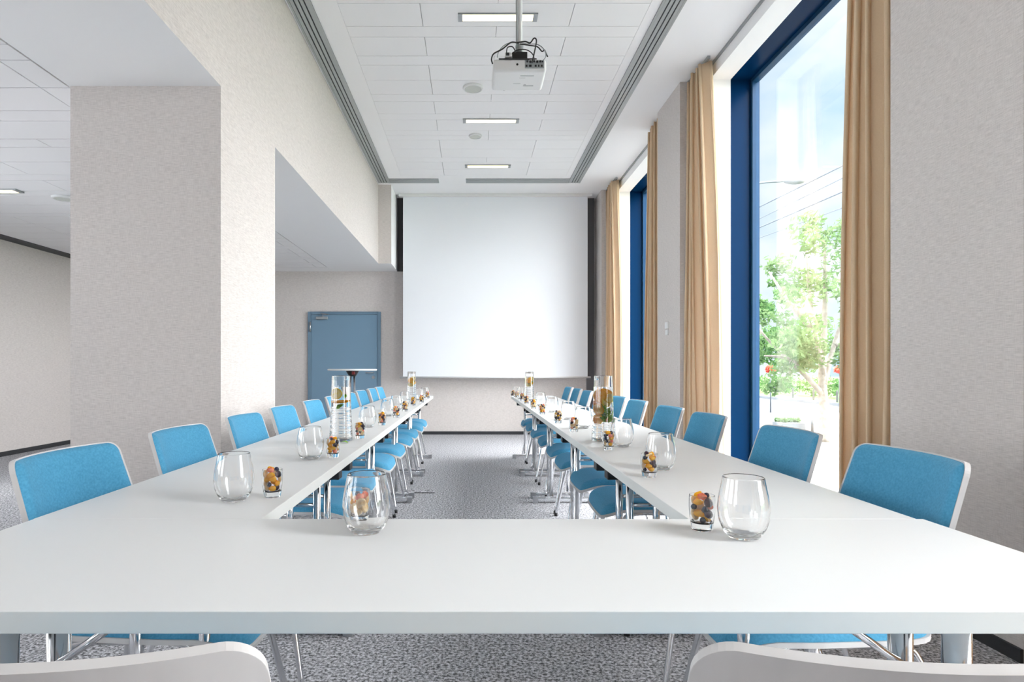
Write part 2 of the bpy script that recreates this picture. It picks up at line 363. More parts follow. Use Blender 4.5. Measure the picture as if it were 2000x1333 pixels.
# door at the far wall
dr = empty('door_1', (-2.056, YB, 0)); struct(dr, 'blue grey metal door with closer in the far wall')
f = MB(); f.box(-.589, -.535, -.03, -.001, 0, 1.985); f.box(.535, .589, -.03, -.001, 0, 1.985); f.box(-.535, .535, -.03, -.001, 1.94, 1.985)
f.obj('door_frame', M['doorf'], dr, bevel=.003)
B(-.533, .533, -.022, -.001, .01, 1.938).obj('door_leaf', M['door'], dr, bevel=.003)
f = B(-.45, -.26, -.065, -.022, 1.86, 1.905).obj('door_closer', M['mgrey'], dr, bevel=.005)
MB().tube([(-.34, -.06, 1.905), (-.34, -.06, 1.93), (-.24, -.085, 1.935), (-.37, -.05, 1.955)], .008, 8).obj('closer_arm', M['steel'], f)
MB().tube([(-.545, -.04, 1.66), (-.545, -.04, 1.82)], .012, 10).obj('hinge', M['steel'], dr)
MB().tube([(-.545, -.04, .25), (-.545, -.04, .41)], .012, 10).obj('hinge', M['steel'], dr)
h = MB().tube([(.47, -.02, 1.0), (.47, -.065, 1.0), (.455, -.07, 1.0), (.35, -.07, 1.0)], .009, 10).obj('door_handle', M['steel'], dr)
MB().tube([(.47, -.02, .925), (.47, -.032, .925)], .026, 20).obj('lock', M['steel'], dr)

# ------------------------------------------------------------------ ceiling fittings
def vent(loc, length, along, label, cut0=0, cut1=0):
    t = empty('linear_air_vent', loc, 0 if along == 'y' else -math.pi/2)
    tag(t, label, 'ceiling vent', 'linear ceiling air vents')
    W = .175
    B(-W/2, W/2, 0, length, -.004, -.0005).obj('backing', M['vslot'], t)
    fr = MB(); fr.box(-W/2, -W/2+.016, 0, length, -.012, -.004); fr.box(W/2-.016, W/2, 0, length, -.012, -.004)
    fr.obj('frame', M['vent'], t)
    for k in range(4):
        x = -W/2 + .0305 + .038*k
        B(x-.0125, x+.0145, 0, length, -.010, -.004).obj('slat', M['vent'], t)
    return t
vent((-1.29, YN+.3, CZ), 8.85-YN-.3, 'y', 'long grey slotted air vent on the ceiling along the left beam wall')
vent((1.515, YN+.3, CZ), 8.85-YN-.3, 'y', 'long grey slotted air vent on the ceiling along the window side')
vent((-1.20, 8.765, CZ), .72, 'x', 'short grey slotted air vent at the far ceiling edge, left piece')
vent((-.08, 8.765, CZ), 1.505, 'x', 'grey slotted air vent at the far ceiling edge, longer right piece')

def lamp(x, y, z, label):
    t = empty('ceiling_light', (x, y, z)); tag(t, label, 'ceiling light', 'slim warm ceiling lights')
    f = MB(); f.box(-.31, .31, -.052, -.046, -.012, -.0005); f.box(-.31, .31, .046, .052, -.012, -.0005)
    f.box(-.31, -.275, -.046, .046, -.012, -.0005); f.box(.275, .31, -.046, .046, -.012, -.0005)
    f.obj('frame', M['mgrey'], t)
    B(-.275, .275, -.046, .046, -.009, -.001).obj('diffuser', M['lamp'], t)
    return t
lamp(.205, 4.68, CZ, 'slim glowing ceiling light nearest, behind the projector pole')
lamp(.215, 6.64, CZ, 'slim glowing ceiling light, middle one, beyond the projector')
lamp(.22, 8.13, CZ, 'slim glowing ceiling light farthest, nearest the screen')
for y in (2.7, .8, -1.2, -3.0): lamp(.21, y, CZ, 'slim glowing ceiling light out of view over the near table')
lamp(-4.29, 5.28, LZ, 'slim glowing light in the lower side ceiling at the left edge')
for y in (1.5, -2.0): lamp(-4.0, y, LZ, 'slim glowing light of the side area out of view')
def speaker(x, y, z, r, label):
    t = empty('ceiling_speaker', (x, y, z)); tag(t, label, 'ceiling speaker', 'round ceiling speakers')
    MB().lathe([(r, -.0005), (r, -.012), (r*.95, -.018), (r*.84, -.02), (r*.82, -.014), (r*.82, -.0005)], 40).obj('rim', M['wplast'], t)
    MB().lathe([(0, -.014), (r*.82, -.014), (r*.82, -.002), (0, -.002)], 40).obj('grille', M['grillew'], t)
M['grillew'] = mat('speaker_grille', (.62, .64, .60), .7)
speaker(.015, 5.86, CZ, .10, 'round white ceiling speaker below left of the projector')
speaker(.045, 7.07, CZ, .078, 'small round grey ceiling speaker between the middle and far lights')
speaker(-3.74, 5.50, LZ, .10, 'round speaker in the lower side ceiling beside the column')

# projector
pj = empty('ceiling_projector', (.32, 3.93, 3.02)); tag(pj, 'white projector hanging from a ceiling pole with tangled dark cables', 'projector')
body = MB().box(-.178, .172, 0, .285, 0, .085).obj('body', M['wplast'], pj, bevel=.02, seg=4)
B(-.14, .11, .02, .22, .086, .098).obj('mount_plate', M['black'], pj, bevel=.003)
B(-.14, .06, -.001, .006, .078, .083).obj('rear_lip', M['dgrey'], pj)
arm = MB().box(-.05, .05, .04, .13, .098, .15).box(-.11, -.05, .05, .07, .098, .11).box(.05, .10, .05, .07, .098, .11)
arm.obj('mount_bracket', M['black'], pj, bevel=.003)
MB().tube([(0, .08, .14), (0, .08, CZ-3.02)], .020, 20).obj('pole', M['wplast'], pj)
MB().tube([(0, .08, .16), (0, .08, .21)], .027, 20).obj('pole_collar', M['mgrey'], pj)
MB().tube([(0, .08, CZ-3.02-.012), (0, .08, CZ-3.02)], .055, 24).obj('ceiling_plate', M['wplast'], pj)
MB().tube([(-.019, .055, .19), (-.021, .055, CZ-3.02)], .006, 8).obj('pole_cable', M['greyp'], pj)
MB().tube([(-.09, .285, .05), (-.09, .305, .05)], .035, 20).obj('lens', M['black'], pj)
B(-.100, -.055, .0, .05, .10, .125).obj('power_adapter', M['wplast'], pj, bevel=.003)
B(-.095, -.072, -.004, .001, .103, .122).obj('socket', M['black'], pj)
pp = B(.03, .155, -.004, .002, .02, .072).obj('connector_panel', M['greyp'], pj)
for (x, z, rr) in [(.045, .062, .006), (.065, .06, .007), (.09, .062, .006), (.11, .06, .007), (.13, .062, .006), (.145, .062, .005)]:
    MB().tube([(x, -.003, z), (x, -.010, z)], rr, 12).obj('port', M['black'], pj)
for x, w_ in ((.04, .012), (.065, .016), (.10, .012), (.12, .008), (.14, .010)): B(x-w_/2, x+w_/2, -.007, -.003, .028, .04).obj('port', M['black'], pj)
MB().tube([(-.02, -.003, .045), (-.02, .004, .045)], .007, 14).obj('sensor_eye', M['black'], pj)
for x, y, a, b in ((.05, .06, .09, .010), (.02, .09, .04, .004), (-.01, .17, .05, .005), (.07, .20, .07, .012), (.045, .185, .016, .008)):
    B(x-a/2, x+a/2, y-b/2, y+b/2, -.0006, .0).obj('label_mark', M['greyp'], pj)
def spl(pts, n=8):
    pts = [Vector(p) for p in pts]; out = []
    for i in range(len(pts)-1):
        p0, p1, p2, p3 = pts[max(i-1, 0)], pts[i], pts[i+1], pts[min(i+2, len(pts)-1)]
        for j in range(n):
            t = j/n
            out.append(.5*((2*p1)+(-p0+p2)*t+(2*p0-5*p1+4*p2-p3)*t*t+(-p0+3*p1-3*p2+p3)*t**3))
    out.append(pts[-1]); return out
for pts, r, mm in [
    ([(-.01, .03, .20), (-.06, -.01, .185), (-.12, -.02, .135), (-.175, -.03, .10), (-.19, -.03, .065), (-.182, .0, .05)], .0045, 'black'),
    ([(-.03, .03, .205), (-.09, .0, .18), (-.14, -.01, .13), (-.15, .01, .095)], .003, 'greyp'),
    ([(-.02, .02, .20), (.03, -.02, .185), (.06, -.04, .165), (.085, -.05, .19), (.10, -.05, .17), (.085, -.03, .09), (.075, -.02, .045)], .0045, 'black'),
    ([(-.02, .03, .21), (.05, .0, .18), (.11, -.02, .165), (.15, -.03, .13), (.165, -.02, .09), (.145, -.012, .062)], .003, 'greyp'),
    ([(.0, .02, .19), (.06, -.01, .165), (.11, -.02, .15), (.14, -.02, .12), (.155, -.02, .13), (.165, -.02, .11), (.178, -.01, .09)], .004, 'black'),
    ([(-.06, .02, .12), (-.02, .0, .14), (.04, -.02, .13), (.08, -.02, .10), (.09, -.015, .062)], .0035, 'black'),
    ([(-.09, .0, .11), (-.085, -.01, .15), (-.05, 0, .16), (-.03, .01, .13)], .0035, 'black')]:
    MB().tube(spl(pts), r, 8).obj('cable', M[mm], pj)

# projection screen
sc_ = empty('projection_screen', (.375, 9.45, 0)); tag(sc_, 'large white projection screen lowered from the ceiling at the far wall', 'projection screen')
B(-1.455, 1.455, -.002, .002, .94, 3.80).obj('screen_fabric', M['screen'], sc_)
MB().tube([(-1.505, 0, .93), (1.505, 0, .93)], .014, 14).obj('weight_bar', M['wplast'], sc_)
B(-1.52, 1.52, -.045, .045, 3.775, CZ-.001).obj('housing', M['wplast'], sc_, bevel=.004)

# curtains
def curtain(y0t, y1t, y0b, y1b, folds, label, seed):
    rr = random.Random(seed); t = empty('curtain', (2.085, (y0t+y1t)/2, 0)); tag(t, label, 'curtain', 'tan floor length curtains')
    n, k = folds*14, 26; yc = (y0t+y1t)/2; ph = [rr.uniform(.6, 1.35) for _ in range(folds+2)]; vs = []
    zt = CZ-.028
    for i in range(k+1):
        v = i/k; z = .02 + (zt-.02)*v
        a, b = y0b+(y0t-y0b)*v**1.3, y1b+(y1t-y1b)*v**1.3
        for j in range(n+1):
            u = j/n; fi = u*folds; idx = int(fi); am = ph[idx]*(1-(fi-idx)) + ph[idx+1]*(fi-idx)
            warp = .12*math.sin(fi*2.3+seed)+.15*(1-v)*math.sin(fi*1.1+seed*2+v*2)
            x = .066*am*(.55+.45*(1-v)+.25*v)*math.sin(2*math.pi*(fi+warp)) + .012*math.sin(3.1*v+fi)
            vs.append((max(-.083, min(.08, x)), a+(b-a)*u - yc + .024*math.sin(4*math.pi*(fi+warp)), z))
    fs = [(i*(n+1)+j, i*(n+1)+j+1, (i+1)*(n+1)+j+1, (i+1)*(n+1)+j) for i in range(k) for j in range(n)]
    c = MB().add(vs, fs, 0, True).obj('drape', M['curtain'], t)
    s = c.modifiers.new('thick', 'SOLIDIFY'); s.thickness = .002
    B(-.012, .012, min(y0t, y1t)-yc-.02, max(y0t, y1t)-yc+.02, zt, CZ-.001).obj('heading_rail', M['mgrey'], t)
curtain(8.62, 9.20, 8.42, 9.21, 6, 'tan curtain gathered at the far side of the far window beside the screen', 3)
curtain(6.46, 6.92, 6.46, 7.0, 5, 'tan curtain gathered at the near side of the far window beside the wall pier', 5)
curtain(5.28, 5.73, 5.03, 5.74, 5, 'tan curtain gathered at the far side of the near window, by the wall control', 9)
curtain(2.875, 3.27, 2.875, 3.36, 4, 'tan curtain at the near side of the near window, behind the nearest right chairs', 12)
curtain(.90, 2.15, .78, 2.15, 11, 'unseen tan curtain beyond the right edge, widened to cut daylight', 14)  # out of view, drawn wide to hold daylight off the near table

curtain(-1.62, -3.97, -1.62, -3.97, 16, 'added tan curtain shutting out daylight at the rearmost window behind the view', 21)  # added out of view to dim the front table and chair backs
ct = empty('wall_control', (XR, 6.11, 1.42)); tag(ct, 'small white two part wall control on the papered pier between windows', 'wall control')
B(-.018, -.0005, -.04, .04, .055, .125).obj('thermostat', M['wplast'], ct, bevel=.006)
B(-.014, -.0005, -.035, .035, -.01, .045).obj('switch', M['wplast'], ct, bevel=.004)

# floor box
fb = empty('floor_socket_box', (-.435, 5.20, 0)); tag(fb, 'thin dark floor socket lid in the carpet beside the left chair legs', 'floor socket')
B(-.115, .115, -.06, .06, .0, .004).obj('lid', M['carpet'], fb); B(-.118, .118, -.068, -.06, .0, .006).obj('lid_edge', M['black'], fb)

# ------------------------------------------------------------------ tables
TZ = .74
def make_table(L, W, legs, front=False):
    """local: length along Y, +X is the outer side"""
    t = empty('seminar_table')
    MB().box(-W/2, W/2, -L/2+.0006, L/2-.0006, TZ-.031, TZ, mi=1, mtop=0, mbot=1).obj('tabletop', [M['table'], M['edge']], t, bevel=.0015)
    for s, yl in legs:
        for x in ((-.075, .055) if front else (-.09, .07)):
            MB().tube([(x, yl, .055), (x, yl, TZ-.031)], .0205 if front else .0155, 16).obj('leg', M['chrome'], t)
        ft = B(-W/2+.012, W/2-.012, yl-.022, yl+.022, .012, .045).obj('foot', M['chrome'], t, bevel=.008)
        for x in (-W/2+.012, W/2-.052):
            B(x, x+.04, yl-.024, yl+.024, 0, .047).obj('foot_cap', M['steel'], ft)
        if front: B(-.05, .03, yl+min(s*.06, s*.15), yl+max(s*.06, s*.15), TZ-.115, TZ-.0605).obj('hinge', M['black'], t, bevel=.004)
        else: B(-.19, -.12, yl-.03-.02*s, yl+.03-.02*s, TZ-.11, TZ-.0315).obj('hinge', M['black'], t, bevel=.004)
        if front: B(-.07, .05, yl+min(s*.02, s*.17), yl+max(s*.02, s*.17), TZ-.06, TZ-.0315).obj('hinge_bar', M['black'], t)
        B(-.12, .16, yl-.02, yl+.02, TZ-.06, TZ-.0315).obj('hinge_bar', M['black'], t)
        yi = yl-s*.26
        MB().tube([(-.01, yl, TZ-.22), (-.01, yi, TZ-.04)], .007, 8).obj('brace', M['chrome'], t)
        MB().tube([(-.09, yl, TZ-.22), (.07, yl, TZ-.22)], .008, 8).obj('cross_bar', M['chrome'], t)
    return t
LT = 1.18; Y0 = 1.313
proto = make_table(LT, .50, ((1, LT/2-.085), (-1, -LT/2+.085)))
ordn = ['nearest', 'second', 'middle', 'fourth', 'farthest']
first = True
for side, xc, rz in (('left', -.7115, math.pi), ('right', .7255, 0)):
    for k in range(5):
        t = proto if first else copy_tree(proto); first = False
        t.location = (xc, Y0+LT*(k+.5), 0); t.rotation_euler = (0, 0, rz)
        tag(t, '%s white folding table of the %s arm of the U, on chrome legs' % (ordn[k], side), 'table', 'white seminar tables set in a U')
ft = make_table(1.95, .50, ((1, .785), (-1, -.785)), True)
ft.location = (.015, 1.063, 0); ft.rotation_euler = (0, 0, math.pi/2)
tag(ft, 'wide white table across the front of the U, nearest the camera', 'table', 'white seminar tables set in a U')

# ------------------------------------------------------------------ chairs
def rgrid(W, z0, z1, r, nx=18, nz=18, rb=None):
    """rounded rectangle as a grid of (x, z, edge distance)"""
    rb = r if rb is None else rb
    ts = []
    for i in range(nz+1):
        a = i/nz; ts.append(.5-.5*math.cos(math.pi*a))
    pts = []
    for t in ts:
        z = z0+(z1-z0)*t; Wz = W(z) if callable(W) else W
        d = min(z-z0, z1-z); q = r if (z1-z) < (z-z0) else rb
        w_ = Wz if d >= q else Wz-q+math.sqrt(max(0, q*q-(q-d)**2))
        row = []
        for j in range(nx+1):
            s_ = -math.cos(math.pi*j/nx) if True else 2*j/nx-1
            x = w_*s_
            e = max(0, min(min(z-z0, z1-z), w_-abs(x)))
            row.append((x, z, e))
        pts.append(row)
    return pts
def plate(g, fpos, fn, tf, tb):
    """two skins offset along a normal; tf/tb give the offset from the edge distance"""
    m = MB(); nr, nc = len(g), len(g[0]); F = []; K = []
    for row in g:
        for x, z, e in row:
            p = Vector(fpos(x, z)); n = Vector(fn(x, z)).normalized()
            F.append(p+n*tf(e)); K.append(p+n*tb(e))
    q = lambda i, j: i*nc+j
    m.add(F, [(q(i,j), q(i,j+1), q(i+1,j+1), q(i+1,j)) for i in range(nr-1) for j in range(nc-1)], 0, True)
    m.add(K, [(q(i,j), q(i+1,j), q(i+1,j+1), q(i,j+1)) for i in range(nr-1) for j in range(nc-1)], 0, True)
    loop = [q(0,j) for j in range(nc)] + [q(i,nc-1) for i in range(1,nr)] + [q(nr-1,j) for j in range(nc-2,-1,-1)] + [q(i,0) for i in range(nr-2,0,-1)]
    vs = []; 
    for l in loop: vs += [F[l], K[l]]
    n = len(loop)
    m.add(vs, [(2*i, 2*i+1, 2*((i+1)%n)+1, 2*((i+1)%n)) for i in range(n)], 1 if False else 0, False)
    return m
def make_chair():
    t = empty('conference_chair')
    # backrest
    Wb = lambda z: .203 + .018*(.86-z)/.35
    bp = lambda x, z: (x, -.283 + .29*(.85-z) + .048*(abs(x)/.2)**2.2, z)
    bn = lambda x, z: (-.9*x/.2*.5, 1, .29)
    sh = plate(rgrid(Wb, .50, .852, .030, 36, 44), bp, bn, lambda e: .0, lambda e: -.011)
    back = sh.obj('backrest', M['ply'], t)
    pad = lambda e: .0005 + .017*(1-math.exp(-e/.009))
    pd = plate(rgrid(lambda z: Wb(z)-.0045, .505, .8485, .027, 36, 40), bp, bn, pad, lambda e: .0002)
    pd.obj('back_pad', M['fabric'], back)
    # seat
    Ws = lambda y: .185 + .03*min(1, (y+.19)/.3)
    def sp(x, y):
        z = .430 + .010*(abs(x)/.2)**2
        if y > .20: z -= .55*(y-.20)**1.6*2.2
        if y < -.08: z += .9*(-.08-y)**2
        return (x, y, z)
    sn = lambda x, y: (0, .25 if y > .24 else 0, 1)
    ss = plate(rgrid(Ws, -.19, .312, .075, 18, 22, .05), sp, sn, lambda e: 0, lambda e: -.012)
    seat = ss.obj('seat', M['ply'], t)
    ps = plate(rgrid(lambda y: Ws(y)-.006, -.184, .306, .072, 24, 26, .05), sp, sn, lambda e: .0005+.036*(1-math.exp(-e/.012)), lambda e: .0002)
    ps.obj('seat_pad', M['fabric'], seat)
    r = .0095
    for s in (-1, 1):
        lf = MB().tube(spl([(s*.155, .12, .412), (s*.170, .175, .405), (s*.182, .215, .36), (s*.236, .285, .012)], 6), r, 12).obj('leg', M['chrome'], t)
        lr = MB().tube(spl([(s*.155, -.06, .412), (s*.165, -.12, .405), (s*.178, -.155, .36), (s*.236, -.27, .012)], 6), r, 12).obj('leg', M['chrome'], t)
        MB().tube([(s*.236, .285, 0), (s*.236, .285, .022)], .0125, 10).obj('glide', M['black'], lf)
        MB().tube([(s*.236, -.27, 0), (s*.236, -.27, .022)], .0125, 10).obj('glide', M['black'], lr)
        MB().tube([(s*.155, .12, .412), (s*.155, -.06, .412)], r, 12).obj('side_rail', M['chrome'], t)
        MB().tube(spl([(s*.10, -.02, .408), (s*.10, -.16, .412), (s*.10, -.205, .45), (s*.10, -.225, .55), (s*.10, -.248, .65)], 6), .008, 10).obj('back_support', M['chrome'], t)
    MB().tube([(-.155, .12, .412), (.155, .12, .412)], .008, 10).obj('cross_bar', M['chrome'], t)
    MB().tube([(-.155, -.06, .412), (.155, -.06, .412)], .008, 10).obj('cross_bar', M['chrome'], t)
    return t
cp = make_chair(); used = False
cord = ['nearest', 'second', 'third', 'fourth', 'fifth', 'sixth', 'seventh', 'eighth', 'ninth', 'tenth and farthest']
YL = [1.60, 2.20, 2.83, 3.42, 4.06, 4.67, 5.29, 5.85, 6.46, 6.97]
YR = [1.58, 2.16, 2.87, 3.43, 4.10, 4.64, 5.25, 5.87, 6.47, 7.02]
for side, ysl, x, rz in (('left', YL, -.835, -math.pi/2), ('right', YR, .90, math.pi/2)):
    for k, y in enumerate(ysl):
        c = cp if not used else copy_tree(cp); used = True
        c.location = (x+R.uniform(-.006, .006), y, 0); c.rotation_euler = (0, 0, rz+R.uniform(-.02, .02))
        tag(c, 'blue padded chair with chrome legs, %s from the camera in the %s row' % (cord[k], side), 'chair', 'blue conference chairs along the tables')
for x, lab in ((-.375, 'pale chair back seen from behind at the lower left edge, front table'), (.388, 'pale chair back seen from behind at the lower right, front table')):
    c = copy_tree(cp); c.location = (x, .725, 0); c.rotation_euler = (0, 0, 0)
    tag(c, lab, 'chair', 'blue conference chairs along the tables')

# ------------------------------------------------------------------ glassware
def stemless():
    t = empty('stemless_glass')
    out = [(0, 0), (.024, 0), (.030, .003), (.038, .014), (.0445, .030), (.0475, .048), (.0478, .060), (.0455, .080), (.0415, .100), (.0385, .117)]
    inn = [(.0375, .1175), (.0368, .117), (.0400, .100), (.0440, .080), (.0463, .060), (.0460, .048), (.0430, .031), (.0360, .016), (.024, .0085), (0, .007)]
    def sm(p):
        q = spl([(a, 0, b) for a, b in p], 5); return [(max(0, v.x), v.z) for v in q]
    MB().lathe(sm(out)+sm(inn), 56).obj('bowl', M['glass'], t)
    return t
def cup():
    t = empty('fruit_glass')
    out = [(0, 0), (.0195, 0), (.0205, .0015), (.0225, .014), (.0245, .03), (.0255, .045), (.0255, .058), (.0248, .071)]
    inn = [(.0238, .0713), (.0242, .058), (.0242, .045), (.0232, .031), (.021, .018), (.015, .0145), (0, .014)]
    MB().lathe(out+inn, 48).obj('bowl', M['glass'], t)
    return t
def carafe():
    t = empty('carafe')
    Hc = .295; n = 90; out = [(0, 0), (.048, 0), (.0515, .003)]
    for i in range(n+1):
        z = .006+(Hc-.006)*i/n; r = .0525-.0115*(z/Hc)**.9
        if .02 < z < .155: r += .0007*math.sin(z*2*math.pi/.0075)
        out.append((r, z))
    inn = [(.0393, Hc+.001), (.0395, Hc-.002)] + [(.0503-.0115*(z/Hc)**.9, z) for z in [Hc-.02-(Hc-.034)*i/12 for i in range(13)]] + [(.044, .009), (0, .008)]
    MB().lathe(out+inn, 56).obj('jug', M['glass'], t)
    return t
gp, up_, kp = stemless(), cup(), carafe()
NEXT = {}
def place(proto, x, y, label, cat, group):
    o = copy_tree(proto) if NEXT.get(proto.name) else proto; NEXT[proto.name] = True
    o.location = (x, y, TZ); o.rotation_euler = (0, 0, R.uniform(0, 6)); tag(o, label, cat, group); return o
def FY(px, py): y = 386.1/(py-720); return (px-921)*y/1170, y
TL = [(457, 978), (606, 898), (718, 835), (757, 813.5), (774, 803), (791, 791), (819, 782), (830, 777.5)]
TR = [(1452, 1050), (1290, 918), (1215, 873), (1139, 837), (1110, 820), (1078, 806), (1056, 793.5), (1017, 779.5), (1009, 776)]
ft_x, ft_y = FY(716, 1040)
FL = [(532, 971), (650, 894), (703, 857), (746, 831), (774, 816), (791, 804), (807, 793), (823, 787.5), (835, 778.5)]
FR = [(1371, 1035), (1268, 932), (1189, 879), (1121, 844), (1090, 827), (1059, 810), (1042, 799), (1028, 789.5), (1020, 783), (1010, 778.5), (1002, 775.8)]
co = ['nearest', 'second', 'third', 'fourth', 'fifth', 'sixth', 'seventh', 'eighth', 'ninth', 'tenth', 'eleventh']
GG = 'empty stemless glasses on the tables'
place(gp, ft_x, ft_y, 'empty stemless glass standing on the front table at its inner edge, left of centre', 'drinking glass', GG)
for side, lst in (('left', TL), ('right', TR)):
    for k, p in enumerate(lst):
        x, y = FY(*p); place(gp, x, y, 'empty stemless glass, %s from the camera on the %s table arm' % (co[k], side), 'drinking glass', GG)

# fruit pieces
def blob(rad, seedv, nz=8, nn=12, jit=.12, sq=(1,1,1), bumps=0):
    rr = random.Random(seedv); m = MB(); vs = []; k1, k2, k3 = rr.uniform(0, 6), rr.uniform(0, 6), rr.uniform(0, 6)
    for i in range(nz+1):
        th = math.pi*i/nz
        for j in range(nn):
            ph = 2*math.pi*j/nn
            f = 1+jit*math.sin(2*th+k1)*math.cos(2*ph+k2)+jit*.6*math.sin(3*ph+k3)*math.sin(th)
            if bumps: f += .10*abs(math.sin(th*bumps))*abs(math.sin(ph*bumps/2+i*.4))
            vs.append((rad*f*sq[0]*math.sin(th)*math.cos(ph), rad*f*sq[1]*math.sin(th)*math.sin(ph), rad*f*sq[2]*math.cos(th)))
    m.add(vs, [(i*nn+j, (i+1)*nn+j, (i+1)*nn+(j+1)%nn, i*nn+(j+1)%nn) for i in range(nz) for j in range(nn)], 0, True)
    return m
def keep(o): return o
FP = {
 'blueberry': [blob(.0062, 1, jit=.03).obj('blueberry', M['berry'])],
 'blackberry': [blob(.0078, 2, 14, 20, .04, (1, 1, 1.15), 6).obj('blackberry', M['bberry'])],
 'banana_slice': [MB().lathe([(0, -.0035), (.009, -.0035), (.0108, -.002), (.0112, .0), (.0108, .002), (.009, .0035), (.003, .003), (0, .0036)], 18).obj('banana_slice', M['banana'])],
 'orange_chunk': [blob(.0095, 5, 7, 9, .2, (1.15, .8, .75)).obj('orange_chunk', M['orange'])],
 'strawberry_piece': [blob(.0085, 6, 7, 8, .2, (1.1, .8, .8)).obj('strawberry_piece', M['strawb'])],
}
FD = {'blueberry': 'dark blueberry', 'blackberry': 'dark red blackberry', 'banana_slice': 'pale yellow banana slice', 'orange_chunk': 'bright orange fruit chunk', 'strawberry_piece': 'reddish strawberry piece'}
PL = {'blueberry': 'blueberries', 'blackberry': 'blackberries', 'banana_slice': 'banana slices', 'orange_chunk': 'orange chunks', 'strawberry_piece': 'strawberry pieces'}
FU = {}
def fruit(kind, loc, rot, where, sc=1):
    p = FP[kind][0]; o = p.copy() if FU.get(kind) else p
    if FU.get(kind): COL.objects.link(o)
    FU[kind] = True; o.location = loc; o.rotation_euler = rot; o.scale = (sc, sc, sc)
    tag(o, '%s in the %s' % (FD[kind], where), kind.replace('_', ' '), '%s in the %s' % (PL[kind], where))
MENU = [('blueberry', 'strawberry_piece', 'banana_slice'), ('orange_chunk', 'banana_slice', 'blueberry'), ('banana_slice', 'orange_chunk', 'blackberry'), ('blackberry', 'banana_slice', 'orange_chunk'), ('blueberry', 'orange_chunk', 'strawberry_piece')]
def fill(x, y, where, seed, heap=0, scheme=None):
    rr = random.Random(seed); z = .0225
    RAD = {'blueberry': .0165, 'blackberry': .0148, 'banana_slice': .0178, 'orange_chunk': .0132, 'strawberry_piece': .0140}
    for l in range(5 if heap else 4):
        n = (3, 4, 4, 4, 3)[l]; k_ = (.80, .95, 1, 1, .62)[l]
        a0 = rr.uniform(0, 6)
        ks = scheme[l] if scheme else rr.choice(MENU)
        for i in range(n):
            a = a0+2*math.pi*i/n; k = ks[i % len(ks)]; q = RAD[k]*k_
            rot = (rr.uniform(-.35, .35)+(math.pi/2 if k == 'banana_slice' else 0), rr.uniform(-.3, .3), a+math.pi/2)
            if k == 'banana_slice' and l == 4: rot = (rr.uniform(.3, .7), rr.uniform(-.4, .4), a)
            fruit(k, (x+q*math.cos(a), y+q*math.sin(a), TZ+z+(.0045 if k == 'banana_slice' and l == 0 else 0)+rr.uniform(-.001, .0015)), rot, where, rr.uniform(.88, 1.02))
        z += .0117
CG = 'small glasses of cut fruit'
x, y = FY(700, 1021); wh = 'front table fruit glass'
place(up_, x, y, 'small glass of cut fruit on the front table behind the left empty glass', 'fruit glass', CG)
fill(x, y, wh, 77, 0, [('banana_slice', 'banana_slice'), ('banana_slice', 'blueberry', 'banana_slice'), ('banana_slice', 'banana_slice', 'orange_chunk'), ('strawberry_piece', 'blueberry', 'banana_slice')])
for side, lst in (('left', FL), ('right', FR)):
    for k, p in enumerate(lst):
        x, y = FY(*p)
        place(up_, x, y, 'small glass of cut fruit, %s from the camera on the %s table arm' % (co[k], side), 'fruit glass', CG)
        fill(x, y, '%s fruit glass on the %s table arm' % (co[k], side), k*7+(100 if side == 'left' else 200), 1)

# carafes with water and fruit
def citrus(name, flesh, rind, r, tilt, loc, label, cat, group=None, th=.003):
    t = empty(name, loc); t.rotation_euler = tilt
    MB().lathe([(0, -th), (r*.9, -th), (r*.9, th), (0, th)], 28).obj('flesh', flesh, t)
    MB().lathe([(r*.9, -th), (r, -th*.8), (r, th*.8), (r*.9, th), (r*.9, -th)], 28).obj('rind', rind, t)
    for q in range(8):
        a = q*math.pi/4
        MB().add([(0, 0, th+.0003), (r*.85*math.cos(a-.05), r*.85*math.sin(a-.05), th+.0003), (r*.85*math.cos(a+.05), r*.85*math.sin(a+.05), th+.0003)], [(0,1,2)]).obj('membrane', M['wplast'], t) if False else None
    return tag(t, label, cat, group)
def leafmesh(L_, W_):
    m = MB(); vs = []; n = 8
    for i in range(n+1):
        u = i/n; w_ = W_*math.sin(math.pi*min(1, u*.97+.015))**.8*(1-.25*u)
        for s in (-1, 0, 1): vs.append((w_*s, L_*(u-.5), .25*w_*abs(s)*1 - .15*L_*(u-.5)**2*4 + .0006*math.sin(i*2)))
    m.add(vs, [(i*3+j, i*3+j+1, i*3+j+4, i*3+j+3) for i in range(n) for j in range(2)], 0, True); return m
LM = None
def mint(loc, rot, sc, label, group=None):
    global LM
    if LM is None:
        LM = leafmesh(.036, .012).obj('mint_leaf', M['mint']); s = LM.modifiers.new('t', 'SOLIDIFY'); s.thickness = .0007; o = LM
    else: o = LM.copy(); COL.objects.link(o)
    o.location = loc; o.rotation_euler = rot; o.scale = (sc,)*3; return tag(o, label, 'mint leaf', group)
def rin(z): return .0503-.0115*(z/.295)**.9
CAR = [('left', 'near', 666, 861), ('left', 'far', 804, 782.7), ('right', 'near', 1178, 861), ('right', 'far', 1034, 782.3)]
PI = math.pi
